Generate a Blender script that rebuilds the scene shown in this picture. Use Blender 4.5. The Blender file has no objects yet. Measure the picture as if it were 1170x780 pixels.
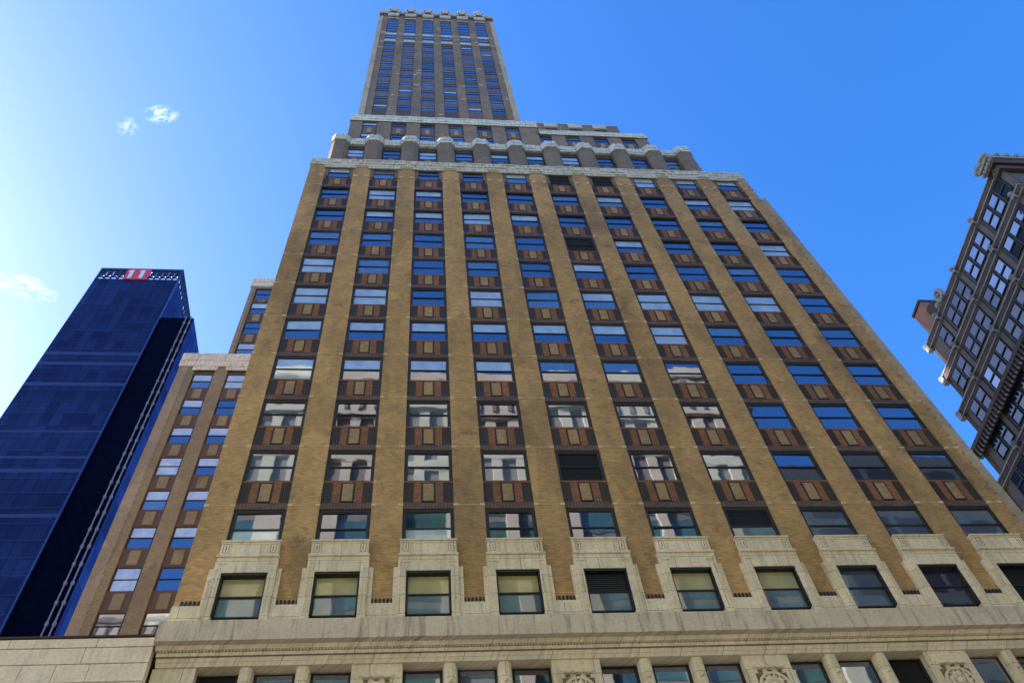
import bpy, bmesh, math, random
from mathutils import Vector, Matrix
random.seed(7)
C = bpy.context.scene
col = C.collection
S = 0.8                      # metres per drafting unit; the eye is at unit height 0
EYE = 1.6
K = 1.0
def W(p): return Vector((p[0]*S*K, p[1]*S*K, p[2]*S*K+EYE))
rad = math.radians

# ---------------------------------------------------------------- camera
cam = bpy.data.cameras.new('camera'); co = bpy.data.objects.new('camera', cam); col.objects.link(co)
cam.sensor_width = 36; cam.lens = 30.87; cam.clip_end = 4000; cam.clip_start = 0.1
R = Matrix(((0.99454787, -0.01441374, -0.10328009),
            (-0.06709023, -0.84665612, -0.52789423),
            (-0.07983379, 0.53194517, -0.84300706)))
# camera looks along its -Z: columns are camera axes in the world
co.matrix_world = Matrix.Translation((0, 0, EYE)) @ R.to_4x4()
C.camera = co

# ---------------------------------------------------------------- world + sun
SUN_EL, SUN_AZ = 31.0, 65.0      # azimuth from +Y towards -X
w = bpy.data.worlds.new('World'); C.world = w; w.use_nodes = True
nt = w.node_tree; nt.nodes.clear()
def N(t, typ, **k):
    n = t.nodes.new(typ)
    for a, b in k.items(): setattr(n, a, b)
    return n
out = N(nt, 'ShaderNodeOutputWorld'); bg = N(nt, 'ShaderNodeBackground'); sky = N(nt, 'ShaderNodeTexSky')
sky.sky_type = 'NISHITA'; sky.sun_disc = False
sky.sun_elevation = rad(SUN_EL); sky.sun_rotation = rad(-SUN_AZ)
sky.altitude = 0; sky.air_density = 1.0; sky.dust_density = 0.95; sky.ozone_density = 2.0
bg.inputs['Strength'].default_value = 0.138
hs = N(nt, 'ShaderNodeHueSaturation'); hs.inputs['Saturation'].default_value = 1.38; hs.inputs['Hue'].default_value = 0.511; hs.inputs['Value'].default_value = 1.0
nt.links.new(sky.outputs[0], hs.inputs['Color'])
tc = N(nt, 'ShaderNodeTexCoord')
last = hs.outputs[0]
def math_n(t, op, a, b=None, clamp=False):
    n = N(t, 'ShaderNodeMath', operation=op); n.use_clamp = clamp
    for i, v in enumerate((a, b)):
        if v is None: continue
        if isinstance(v, (int, float)): n.inputs[i].default_value = v
        else: t.links.new(v, n.inputs[i])
    return n.outputs[0]
def cloud(direction, right, size, asp, seed, thr, gain):
    """a wisp of cirrus in the sky around one compass direction"""
    global last
    d = Vector(direction).normalized(); r = Vector(right); r = (r - d*r.dot(d)).normalized(); u = r.cross(d).normalized()
    def dot(v):
        n = N(nt, 'ShaderNodeVectorMath', operation='DOT_PRODUCT'); nt.links.new(tc.outputs['Generated'], n.inputs[0]); n.inputs[1].default_value = v
        return n.outputs['Value']
    a = math_n(nt, 'DIVIDE', dot(r), size); b = math_n(nt, 'DIVIDE', dot(u), size*asp)
    cmb = N(nt, 'ShaderNodeCombineXYZ'); nt.links.new(a, cmb.inputs[0]); nt.links.new(b, cmb.inputs[1]); cmb.inputs[2].default_value = seed
    noi = N(nt, 'ShaderNodeTexNoise'); noi.inputs['Scale'].default_value = 1.7; noi.inputs['Detail'].default_value = 7; noi.inputs['Roughness'].default_value = 0.62; noi.inputs['Distortion'].default_value = 0.6
    nt.links.new(cmb.outputs[0], noi.inputs['Vector'])
    rr = math_n(nt, 'ADD', math_n(nt, 'MULTIPLY', a, a), math_n(nt, 'MULTIPLY', b, b))
    fall = math_n(nt, 'SUBTRACT', 1.0, rr, True)
    front = math_n(nt, 'GREATER_THAN', dot(d), 0.5)
    v = math_n(nt, 'SUBTRACT', noi.outputs[0], thr)
    v = math_n(nt, 'MULTIPLY', v, gain, True)
    v = math_n(nt, 'MULTIPLY', math_n(nt, 'MULTIPLY', v, fall), front)
    mx = N(nt, 'ShaderNodeMix', data_type='RGBA'); nt.links.new(v, mx.inputs[0]); nt.links.new(last, mx.inputs[6]); mx.inputs[7].default_value = (7.5, 8.6, 9.2, 1)
    last = mx.outputs[2]
def pixdir(u, v):   # a compass direction measured on the photograph
    return R @ Vector((u-585, 390-v, -1003.16))
cloud(pixdir(184, 131), pixdir(300, 128)-pixdir(184, 131), 0.019, 0.55, 3.3, 0.47, 1.5)
cloud(pixdir(145, 145), pixdir(300, 128)-pixdir(184, 131), 0.012, 0.9, 8.1, 0.44, 0.8)
cloud(pixdir(30, 328), pixdir(100, 350)-pixdir(10, 325), 0.034, 0.36, 5.7, 0.44, 1.5)
nt.links.new(last, bg.inputs['Color']); nt.links.new(bg.outputs[0], out.inputs[0])
sd = Vector((-math.sin(rad(SUN_AZ))*math.cos(rad(SUN_EL)), math.cos(rad(SUN_AZ))*math.cos(rad(SUN_EL)), math.sin(rad(SUN_EL))))
sl = bpy.data.lights.new('sun', 'SUN'); so = bpy.data.objects.new('sun', sl); col.objects.link(so)
sl.energy = 5.0; sl.angle = rad(0.5); sl.color = (1, 0.93, 0.82)
so.rotation_euler = sd.to_track_quat('Z', 'Y').to_euler()
C.view_settings.view_transform = 'Standard'; C.view_settings.look = 'None'
C.view_settings.exposure = 1.75; C.view_settings.gamma = 1; C.view_settings.use_curve_mapping = False

# ---------------------------------------------------------------- materials
def newmat(name):
    m = bpy.data.materials.new(name); m.use_nodes = True
    t = m.node_tree; p = t.nodes['Principled BSDF']
    return m, t, p
def pos_uv(t, sx=1, sz=1):
    """coordinates on upright faces: along the wall, up the wall"""
    g = N(t, 'ShaderNodeNewGeometry'); s = N(t, 'ShaderNodeSeparateXYZ'); t.links.new(g.outputs['Position'], s.inputs[0])
    c = N(t, 'ShaderNodeCombineXYZ')
    t.links.new(math_n(t, 'MULTIPLY', math_n(t, 'ADD', s.outputs[0], s.outputs[1]), sx), c.inputs[0])
    t.links.new(math_n(t, 'MULTIPLY', s.outputs[2], sz), c.inputs[1])
    return c.outputs[0]
def noise(t, vec, scale, detail=4, rough=0.55):
    n = N(t, 'ShaderNodeTexNoise'); n.inputs['Scale'].default_value = scale; n.inputs['Detail'].default_value = detail; n.inputs['Roughness'].default_value = rough
    t.links.new(vec, n.inputs['Vector']); return n.outputs[0]
def ramp(t, f, a, b, lo=0.0, hi=1.0):
    n = N(t, 'ShaderNodeMapRange'); n.inputs[1].default_value = a; n.inputs[2].default_value = b; n.inputs[3].default_value = lo; n.inputs[4].default_value = hi
    t.links.new(f, n.inputs[0]); return n.outputs[0]
def mixc(t, f, a, b, mode='MIX'):
    n = N(t, 'ShaderNodeMix', data_type='RGBA', blend_type=mode)
    if isinstance(f, float): n.inputs[0].default_value = f
    else: t.links.new(f, n.inputs[0])
    for i, v in ((6, a), (7, b)):
        if isinstance(v, tuple): n.inputs[i].default_value = (*v, 1)
        else: t.links.new(v, n.inputs[i])
    return n.outputs[2]
def mul(t, c, f):
    n = N(t, 'ShaderNodeVectorMath', operation='SCALE'); t.links.new(c, n.inputs[0]); t.links.new(f, n.inputs[3]); return n.outputs[0]
def bump(t, p, h, s, d=0.02):
    b = N(t, 'ShaderNodeBump'); b.inputs['Strength'].default_value = s; b.inputs['Distance'].default_value = d
    t.links.new(h, b.inputs['Height']); t.links.new(b.outputs[0], p.inputs['Normal'])

def brick(name, a, b, mortar, stain=0.35, dirty=(0.10, 0.07, 0.04)):
    m, t, p = newmat(name)
    v = pos_uv(t)
    br = N(t, 'ShaderNodeTexBrick'); t.links.new(v, br.inputs['Vector'])
    br.inputs['Color1'].default_value = (*a, 1); br.inputs['Color2'].default_value = (*b, 1); br.inputs['Mortar'].default_value = (*mortar, 1)
    br.inputs['Scale'].default_value = 1; br.inputs['Brick Width'].default_value = 0.23; br.inputs['Row Height'].default_value = 0.078
    br.inputs['Mortar Size'].default_value = 0.009; br.inputs['Bias'].default_value = -0.1
    c = br.outputs[0]
    n1 = noise(t, pos_uv(t, 1, 1.4), 1.1, 6, 0.68)         # patchy batches of brick
    c = mul(t, c, ramp(t, n1, 0.3, 0.7, 0.87, 1.13))
    n2 = noise(t, pos_uv(t, 1, 3), 3.2, 4)                  # course to course change
    c = mul(t, c, ramp(t, n2, 0.3, 0.7, 0.90, 1.10))
    n3 = noise(t, pos_uv(t, 1, 0.35), 0.33, 6, 0.7)         # soot running down
    c = mixc(t, ramp(t, n3, 0.47, 0.72, 0, stain), c, dirty)
    n4 = noise(t, pos_uv(t), 0.75, 6, 0.75)
    c = mixc(t, ramp(t, n4, 0.57, 0.70, 0, stain*1.1), c, dirty)
    vb = N(t, 'ShaderNodeTexVoronoi'); vb.inputs['Scale'].default_value = 0.42; t.links.new(pos_uv(t, 1.3, 0.8), vb.inputs['Vector'])   # repaired areas
    sv = N(t, 'ShaderNodeSeparateColor'); t.links.new(vb.outputs['Color'], sv.inputs[0])
    c = mul(t, c, ramp(t, sv.outputs[0], 0, 1, 0.86, 1.12))
    t.links.new(c, p.inputs['Base Color']); p.inputs['Roughness'].default_value = 0.9
    bump(t, p, br.outputs['Fac'], 0.25, -0.01)
    return m
def stone(name, base, dark, streak=0.5, blocks=None, rough=0.85, relief=0):
    m, t, p = newmat(name)
    v = pos_uv(t)
    c = mixc(t, ramp(t, noise(t, pos_uv(t, 1, 1), 0.8, 6, 0.7), 0.35, 0.7), base, tuple(x*0.80 for x in base))
    c = mixc(t, ramp(t, noise(t, pos_uv(t, 5.0, 0.35), 1.0, 5, 0.65), 0.50, 0.78, 0, streak), c, dark)
    c = mul(t, c, ramp(t, noise(t, v, 9, 3), 0.3, 0.7, 0.88, 1.1))
    h = noise(t, v, 14, 4)
    if relief:   # crazed, worn ornament
        vo = N(t, 'ShaderNodeTexVoronoi', feature='DISTANCE_TO_EDGE'); vo.inputs['Scale'].default_value = relief; t.links.new(v, vo.inputs['Vector'])
        c = mixc(t, ramp(t, vo.outputs[0], 0.0, 0.09, 0.55, 0), c, dark)
        h = vo.outputs[0]
    if blocks:
        br = N(t, 'ShaderNodeTexBrick'); t.links.new(v, br.inputs['Vector'])
        br.inputs['Scale'].default_value = 1; br.inputs['Brick Width'].default_value = blocks[0]; br.inputs['Row Height'].default_value = blocks[1]
        br.inputs['Mortar Size'].default_value = blocks[2]; br.inputs['Color1'].default_value = (1, 1, 1, 1); br.inputs['Color2'].default_value = (0.86, 0.87, 0.82, 1); br.inputs['Mortar'].default_value = (0.35, 0.33, 0.3, 1)
        c = mixc(t, 1.0, c, br.outputs[0], 'MULTIPLY')
    t.links.new(c, p.inputs['Base Color']); p.inputs['Roughness'].default_value = rough
    bump(t, p, h, 0.35, 0.02)
    return m
def plain(name, c, rough=0.6, metal=0.0, var=0.15, sc=1.5):
    m, t, p = newmat(name)
    cc = mixc(t, ramp(t, noise(t, pos_uv(t), sc, 5, 0.65), 0.3, 0.7), c, tuple(x*(1-2*var) for x in c))
    t.links.new(cc, p.inputs['Base Color']); p.inputs['Roughness'].default_value = rough; p.inputs['Metallic'].default_value = metal
    return m
def glass(name, inner, refl=0.25, wave=0.5, rough=0.02, inner2=None, tint=(1, 1, 1), wsc=0.55, panels=None):
    """window seen from the street: whatever hangs behind the pane, under a mirror-like sheet"""
    m = bpy.data.materials.new(name); m.use_nodes = True; t = m.node_tree; t.nodes.clear()
    o = N(t, 'ShaderNodeOutputMaterial'); mx = N(t, 'ShaderNodeMixShader'); d = N(t, 'ShaderNodeBsdfDiffuse'); g = N(t, 'ShaderNodeBsdfGlossy')
    g.inputs['Roughness'].default_value = rough; g.inputs['Color'].default_value = (*tint, 1)
    if panels:    # each sheet of a curtain wall has its own tone
        br = N(t, 'ShaderNodeTexBrick'); br.offset = 0; br.inputs['Scale'].default_value = 1; br.inputs['Brick Width'].default_value = panels[0]; br.inputs['Row Height'].default_value = panels[1]
        br.inputs['Mortar Size'].default_value = 0.05; br.inputs['Color1'].default_value = (1.25, 1.25, 1.25, 1); br.inputs['Color2'].default_value = (0.72, 0.72, 0.72, 1); br.inputs['Mortar'].default_value = (0.5, 0.5, 0.5, 1)
        t.links.new(pos_uv(t), br.inputs['Vector']); big = ramp(t, noise(t, pos_uv(t, 0.5, 1), 0.05, 3), 0.35, 0.65, 0.75, 1.25)
        t.links.new(mul(t, mixc(t, 1.0, tint, br.outputs[0], 'MULTIPLY'), big), g.inputs['Color'])
    fr = N(t, 'ShaderNodeFresnel'); fr.inputs[0].default_value = 1.5
    t.links.new(math_n(t, 'ADD', fr.outputs[0], refl, True), mx.inputs[0])
    cc = mixc(t, ramp(t, noise(t, pos_uv(t, 1, 0.7), 1.1, 3), 0.35, 0.65), inner, inner2 or tuple(x*0.7 for x in inner))
    t.links.new(cc, d.inputs[0])
    b = N(t, 'ShaderNodeBump'); b.inputs['Strength'].default_value = wave; b.inputs['Distance'].default_value = 0.02
    t.links.new(noise(t, pos_uv(t, 1, 1), wsc, 2), b.inputs['Height']); t.links.new(b.outputs[0], g.inputs['Normal'])
    t.links.new(d.outputs[0], mx.inputs[1]); t.links.new(g.outputs[0], mx.inputs[2]); t.links.new(mx.outputs[0], o.inputs[0])
    return m
M = {}
M['brick'] = brick('ochre_brick', (0.57, 0.315, 0.112), (0.39, 0.208, 0.070), (0.34, 0.24, 0.14), 0.68)
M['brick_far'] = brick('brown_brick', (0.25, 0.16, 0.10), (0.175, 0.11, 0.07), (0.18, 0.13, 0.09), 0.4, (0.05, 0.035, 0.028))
M['brick_wing'] = brick('tan_brown_brick', (0.23, 0.185, 0.115), (0.17, 0.135, 0.083), (0.19, 0.155, 0.105), 0.4)
M['brick_strip'] = brick('greyed_tan_brick', (0.29, 0.235, 0.165), (0.23, 0.185, 0.13), (0.25, 0.21, 0.16), 0.3)
M['sp_wing'] = plain('maroon_brown_panel', (0.10, 0.065, 0.055), 0.85, sc=3)
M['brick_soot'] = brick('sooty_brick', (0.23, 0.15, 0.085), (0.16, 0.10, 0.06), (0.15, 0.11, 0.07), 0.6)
M['brick_light'] = brick('light_brick', (0.47, 0.36, 0.25), (0.37, 0.285, 0.195), (0.34, 0.25, 0.16), 0.2)
M['stone'] = stone('limestone', (0.86, 0.69, 0.49), (0.22, 0.155, 0.09), 0.55, blocks=(1.45, 0.82, 0.010))
M['ledge'] = stone('streaked_limestone', (0.66, 0.52, 0.37), (0.13, 0.11, 0.07), 0.9)
M['ashlar'] = stone('ashlar_limestone', (0.86, 0.69, 0.50), (0.25, 0.18, 0.12), 0.35)
M['joint'] = plain('mortar_joint', (0.13, 0.10, 0.07), 0.95)
M['terra'] = stone('white_terracotta', (0.72, 0.66, 0.54), (0.14, 0.12, 0.10), 0.6, relief=4.5)
M['terra_plain'] = stone('weathered_terracotta', (0.58, 0.53, 0.45), (0.13, 0.11, 0.09), 0.65, relief=4.0)
M['pale'] = plain('pale_stone', (0.66, 0.52, 0.34), 0.85)
M['course'] = plain('stone_course', (0.52, 0.35, 0.165), 0.85)
M['sp_dark'] = plain('charcoal_brick_panel', (0.095, 0.066, 0.052), 0.8, var=0.2, sc=6)
M['sp_red'] = brick('red_brick_panel', (0.35, 0.13, 0.05), (0.22, 0.08, 0.038), (0.10, 0.05, 0.03), 0.6)
M['sp_band'] = brick('soldier_brick_band', (0.22, 0.12, 0.09), (0.13, 0.075, 0.065), (0.07, 0.05, 0.05), 0.4)
M['sp_tan'] = brick('tan_brick_panel', (0.42, 0.26, 0.11), (0.30, 0.18, 0.075), (0.25, 0.17, 0.1), 0.3)
M['black'] = plain('black_painted_steel', (0.012, 0.011, 0.013), 0.5)
M['void'] = plain('unlit_room', (0.004, 0.004, 0.005), 0.9)
M['soot'] = plain('soot_shadow_brick', (0.07, 0.04, 0.03), 0.9)  # one dark brown for pier tops, recess backs, coping and chimney cap
M['g_dark'] = glass('window_glass', (0.012, 0.016, 0.03), 0.36, 0.2, tint=(0.70, 0.65, 0.74))
M['g_mid'] = glass('window_glass_half_shaded', (0.08, 0.11, 0.17), 0.30, 0.2, tint=(0.85, 0.84, 0.88))
M['g_blind'] = glass('window_glass_over_blind', (0.50, 0.56, 0.60), 0.25, 0.2)
M['g_yellow'] = glass('window_glass_over_yellow_shade', (0.46, 0.38, 0.17), 0.03, 0.2, inner2=(0.34, 0.29, 0.15))
M['g_base'] = glass('window_glass_over_grey_blind', (0.14, 0.17, 0.19), 0.10, 0.2)
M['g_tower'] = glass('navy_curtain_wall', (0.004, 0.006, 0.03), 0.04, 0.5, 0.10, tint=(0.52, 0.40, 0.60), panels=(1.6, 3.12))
M['g_towerside'] = glass('blue_curtain_wall', (0.004, 0.008, 0.04), 0.12, 0.2, 0.10, tint=(0.30, 0.27, 0.50), panels=(1.6, 3.12))  # same glass; the side faces' blue sky reflection is set in this copy
M['g_teal'] = glass('teal_glass', (0.05, 0.14, 0.13), 0.08, 0.3)

# ---------------------------------------------------------------- mesh builder
class MB:
    def __init__(s): s.v = []; s.f = []; s.m = []
    def quad(s, a, b, c, d, m=0):
        i = len(s.v); s.v += [a, b, c, d]; s.f.append((i, i+1, i+2, i+3)); s.m.append(m)
    def box(s, x0, x1, y0, y1, z0, z1, m=0):
        i = len(s.v)
        s.v += [(x0,y0,z0),(x1,y0,z0),(x1,y1,z0),(x0,y1,z0),(x0,y0,z1),(x1,y0,z1),(x1,y1,z1),(x0,y1,z1)]
        for q in ((0,1,5,4),(1,2,6,5),(2,3,7,6),(3,0,4,7),(4,5,6,7),(3,2,1,0)):
            s.f.append(tuple(i+k for k in q)); s.m.append(m)
    def prism(s, poly, z0, z1, m=0):          # plan outline, counter-clockwise from above
        i = len(s.v); n = len(poly)
        s.v += [(x, y, z0) for x, y in poly] + [(x, y, z1) for x, y in poly]
        for k in range(n):
            s.f.append((i+k, i+(k+1) % n, i+n+(k+1) % n, i+n+k)); s.m.append(m)
        s.f.append(tuple(i+n+k for k in range(n))); s.m.append(m)
        s.f.append(tuple(i+n-1-k for k in range(n))); s.m.append(m)
    def extrude_x(s, prof, x0, x1, m=0):      # (y, z) outline swept along x
        i = len(s.v); n = len(prof)
        s.v += [(x0, y, z) for y, z in prof] + [(x1, y, z) for y, z in prof]
        for k in range(n):
            s.f.append((i+k, i+n+k, i+n+(k+1) % n, i+(k+1) % n)); s.m.append(m)
        s.f.append(tuple(i+k for k in range(n))); s.m.append(m)
        s.f.append(tuple(i+n+n-1-k for k in range(n))); s.m.append(m)
    def bar(s, a, b, r, m=0):                 # square bar between two points
        a, b = Vector(a), Vector(b); d = (b-a).normalized()
        u = d.cross(Vector((0, 0, 1)));
        if u.length < 1e-3: u = Vector((1, 0, 0))
        u.normalize(); v = d.cross(u)
        i = len(s.v)
        for p in (a, b):
            for k, l in ((1, 1), (-1, 1), (-1, -1), (1, -1)): s.v.append(tuple(p+u*r*k+v*r*l))
        for k in range(4): s.f.append((i+k, i+(k+1) % 4, i+4+(k+1) % 4, i+4+k)); s.m.append(m)
        s.f.append((i+3, i+2, i+1, i)); s.m.append(m); s.f.append((i+4, i+5, i+6, i+7)); s.m.append(m)
    def ball(s, c, r, m=0, sy=1.0, seg=10, rings=6):
        i = len(s.v); s.v.append((c[0], c[1], c[2]+r))
        for a in range(1, rings):
            th = math.pi*a/rings
            for b in range(seg):
                ph = 2*math.pi*b/seg
                s.v.append((c[0]+r*math.sin(th)*math.cos(ph), c[1]+r*sy*math.sin(th)*math.sin(ph), c[2]+r*math.cos(th)))
        s.v.append((c[0], c[1], c[2]-r)); e = len(s.v)-1
        for b in range(seg):
            s.f.append((i, i+1+b, i+1+(b+1) % seg)); s.m.append(m)
            for a in range(rings-2):
                p = i+1+a*seg
                s.f.append((p+b, p+seg+b, p+seg+(b+1) % seg, p+(b+1) % seg)); s.m.append(m)
            p = i+1+(rings-2)*seg
            s.f.append((p+b, e, p+(b+1) % seg)); s.m.append(m)
    def mesh(s, name, mats):
        me = bpy.data.meshes.new(name)
        me.from_pydata([(x*S*K, y*S*K, z*S*K) for x, y, z in s.v], [], s.f)
        for k in mats: me.materials.append(M[k])
        for p, m in zip(me.polygons, s.m): p.material_index = m
        if not any(k.startswith(('g_', 'q_glass')) for k in mats):     # panes keep the side they were drawn on
            bm = bmesh.new(); bm.from_mesh(me); bmesh.ops.recalc_face_normals(bm, faces=bm.faces); bm.to_mesh(me); bm.free()
        me.update(); return me
def add(name, me, at, parent=None):
    """link a mesh whose local origin sits at drafting point `at`"""
    o = bpy.data.objects.new(name, me); col.objects.link(o)
    if parent: o.parent = parent; o.location = W(at) - Vector(parent_world(parent))
    else: o.location = W(at)
    return o
_world = {}
def parent_world(p):
    q = Vector(p.location)
    while p.parent: p = p.parent; q += p.location
    return q
def build(mb, name, mats, parent=None, kind=None):
    """mesh given in absolute drafting coordinates; its origin goes to the middle of its foot"""
    xs = [v[0] for v in mb.v]; ys = [v[1] for v in mb.v]; zs = [v[2] for v in mb.v]
    c = ((min(xs)+max(xs))/2, (min(ys)+max(ys))/2, min(zs))
    mb.v = [(x-c[0], y-c[1], z-c[2]) for x, y, z in mb.v]
    o = add(name, mb.mesh(name, mats), c, parent)
    if kind: o['kind'] = kind
    return o
def thing(name, label, cat, at, group=None):
    o = bpy.data.objects.new(name, None); col.objects.link(o); o.location = W(at)
    o['label'] = label; o['category'] = cat
    if group: o['group'] = group
    return o

# ---------------------------------------------------------------- ground
GZ = -2.0
g = MB(); g.box(-1500, 1500, -1500, 1500, GZ-1, GZ-0.2)
M['ground'] = plain('city_ground', (0.13, 0.12, 0.11), 0.9)
M['asphalt'] = plain('asphalt', (0.055, 0.055, 0.058), 0.85, sc=0.6)
M['paving'] = stone('concrete_paving', (0.46, 0.43, 0.38), (0.2, 0.18, 0.16), 0.3)
M['paint'] = plain('road_paint', (0.75, 0.75, 0.72), 0.7)
build(g, 'ground', ['ground'], kind='structure')
g = MB(); g.box(-400, 400, 3.0, 22.0, GZ-0.19, GZ-0.16); build(g, 'road', ['asphalt'], kind='structure')
g = MB()
for x in range(-380, 390, 12): g.box(x, x+4, 12.4, 12.6, GZ-0.158, GZ-0.150)
o = build(g, 'lane_marking', ['paint'], kind='structure')
g = MB(); g.box(-400, 400, 22.0, 29.0, GZ-0.19, GZ); g.box(-400, 400, -7.9, 3.0, GZ-0.19, GZ); build(g, 'pavement', ['paving'], kind='structure')

# ================================================================= the brick office tower
PX0, PX1 = -10.25, 30.80
C0, CP = -7.56, 4.025                     # bay centres
cx = [C0+CP*k for k in range(10)]
HB = 1.25                                 # half a bay opening
G0, GP, GH = 30.0, 4.52, 2.24             # first glass bottom, storey, glass height
ROOF1 = 79.3
T = thing('office_tower', 'tall ochre brick tower stepping back to a slim shaft, white bands crowning each step', 'skyscraper', (10.2, 30, GZ))

def chunk(x0, x1, y0, y1, z0, z1, mat, name='wall'):
    b = MB(); b.box(x0, x1, y0, y1, z0, z1); return build(b, name, [mat], T)
chunk(PX0, PX1, 30.55, 105, 22.9, ROOF1-0.4, 'brick'); chunk(PX1, PX1+0.62, 30.61, 105, 22.9, 73.38, 'brick_light')  # unseen rear depth lengthened to keep sun off the right-hand building

# piers of the main front
def pier(x0, x1, z0, z1, yf, yb, courses, corner=0):
    b = MB(); b.box(x0, x1, yf, yb, z0, z1, 0)
    for z in courses:
        b.box(x0-0.004, x1+0.004, yf-0.012, yf+0.1, z-0.05, z+0.05, 1)
        for a, c in ((x0, x0+0.22), (x1-0.22, x1)):
            b.box(a-0.012 if a == x0 else a, c+0.012 if c == x1 else c, yf-0.03, yf+0.12, z-0.075, z+0.075, 2)
    if corner > 0: b.box(x1-0.15, x1+0.75, yf+0.04, yf+0.6, z0, 73.4, 3); b.box(x1-0.15, x1+0.02, yf+0.03, yf+0.6, 73.4, z1-0.1, 3)
    if corner:   # toothed brick quoins along the outer corner
        z = z0+0.3
        while z < z1-0.5:
            if corner < 0: pass
            else: b.box(x1-0.02, x1+random.uniform(0.14, 0.22), yf-0.004, yf+0.1, z, z+0.42, 0)
            z += 0.84
    return b
courses = [G0+GP*r+2.62 for r in range(11)]
edges = [(PX0, cx[0]-HB)] + [(cx[k]+HB, cx[k+1]-HB) for k in range(9)] + [(cx[9]+HB, PX1)]
for i, (a, c) in enumerate(edges):
    if i == 10: c -= 0.1
    b = pier(a, c, 26.3, 78.9, 30.0, 30.6, courses, -1 if i == 0 else (1 if i == 10 else 0))
    # dark soldier teeth where the brick meets the stone base
    n = 6; ww = (c-a-0.5)/n if i not in (0, 10) else (c-a-0.4)/n
    for k in range(n):
        x = a+0.25+ww*(k+0.5)
        b.box(x-ww*0.27, x+ww*0.27, 29.93, 30.05, 26.42, 26.66, 4)
    # light stones beside the narrowed top windows
    for xx in ([a+0.28] if i else [])+([c-0.28] if i < 10 else []):
        b.box(xx-0.15, xx+0.15, 29.90, 30.05, 75.2, 75.5, 2)
    build(b, 'pier', ['brick', 'course', 'pale', 'brick_light', 'black'], T)

# spandrels
sp = MB()
def spandrel_into(b, x, y, z, w=HB, h=GP-GH, s=1.0):
    """from the head of one window to the sill of the next; z = glass top"""
    b.box(x-w, x+w, y-0.01, y+0.35, z, z+0.20, 0)                       # dark lintel
    b.box(x-w, x+w, y-0.055, y+0.35, z+0.204, z+0.62, 3)                 # soldier band
    n = 16
    for k in range(n+1):
        xx = x-w+2*w*k/n; 
        b.box(xx-0.012, xx+0.012, y-0.062, y-0.05, z+0.22, z+0.60, 0) if 0 < k < n else None
    z2, z3 = z+0.62, z+h-0.13
    b.box(x-w, x+w, y, y+0.35, z2, z3, 0)                               # charcoal field
    for k in range(5):
        for sg in (-1, 1): b.box(x+sg*(0.80+k*0.1)-0.015, x+sg*(0.80+k*0.1)+0.015, y-0.025, y+0.01, z2+0.03, z3-0.03, 4)
    for sg in (-1, 1): b.box(min(x+sg*0.36, x+sg*0.74), max(x+sg*0.36, x+sg*0.74), y-0.03, y+0.02, z2+0.06, z3-0.02, 1)
    b.box(x-0.33, x+0.33, y-0.04, y+0.02, z2+0.08, z3-0.05, 0)
    b.box(x-0.26, x+0.26, y-0.055, y+0.02, z2+0.15, z3-0.12, 2)
    b.box(x-w, x+w, y-0.03, y+0.35, z3+0.003, z+h-0.003, 1)             # red sill course
SPM = ['black', 'sp_red', 'sp_tan', 'sp_band', 'sp_dark']
spandrel_into(sp, 0, 0, 0); sp_me = sp.mesh('spandrel', SPM)
for r in range(10):
    for k in range(10):
        add('spandrel', sp_me, (cx[k], 30.13, G0+GP*r+GH), T)

# windows: a black steel frame, and under it the two panes
def window_mesh(w, h, side=0.17, y=0.0):
    b = MB()
    b.box(-w-side, -w, y-0.03, y+0.3, 0, h, 0); b.box(w, w+side, y-0.03, y+0.3, 0, h, 0)
    b.box(-w, w, y-0.01, y+0.3, -0.0, 0.06, 0); b.box(-w, w, y-0.01, y+0.3, h-0.06, h, 0)
    b.box(-w, w, y-0.015, y+0.12, h*0.5-0.035, h*0.5+0.035, 0)
    return b
def pane_mesh(w, h, y=0.025):
    b = MB(); b.quad((-w, y+0.02, 0.06), (w, y+0.02, 0.06), (w, y+0.02, h/2), (-w, y+0.02, h/2), 0)
    b.quad((-w, y, h/2), (w, y, h/2), (w, y, h-0.07), (-w, y, h-0.07), 1)
    return b
KINDS = {'D': ['g_dark', 'g_dark'], 'U': ['g_dark', 'g_blind'], 'B': ['g_blind', 'g_blind'], 'M': ['g_mid', 'g_mid'],
         'u': ['g_mid', 'g_blind'], 'm': ['g_dark', 'g_mid'], 'X': ['void', 'void'], 'Y': ['g_base', 'g_yellow'], 'T': ['g_base', 'void'], 'L': ['g_blind', 'g_dark']}
_pm = {}
def panes(kind, w, h):
    if (kind, w, h) not in _pm: _pm[(kind, w, h)] = pane_mesh(w, h).mesh('pane', KINDS[kind])
    return _pm[(kind, w, h)]
def put_window(me, kind, w, h, at, parent=T):
    f = add('window', me, at, parent)
    p = add('pane', panes(kind, w, h), at, f)
    p.rotation_euler = (rad(random.gauss(0, 0.25)), 0, rad(random.gauss(0, 0.35)))
    return f
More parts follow.
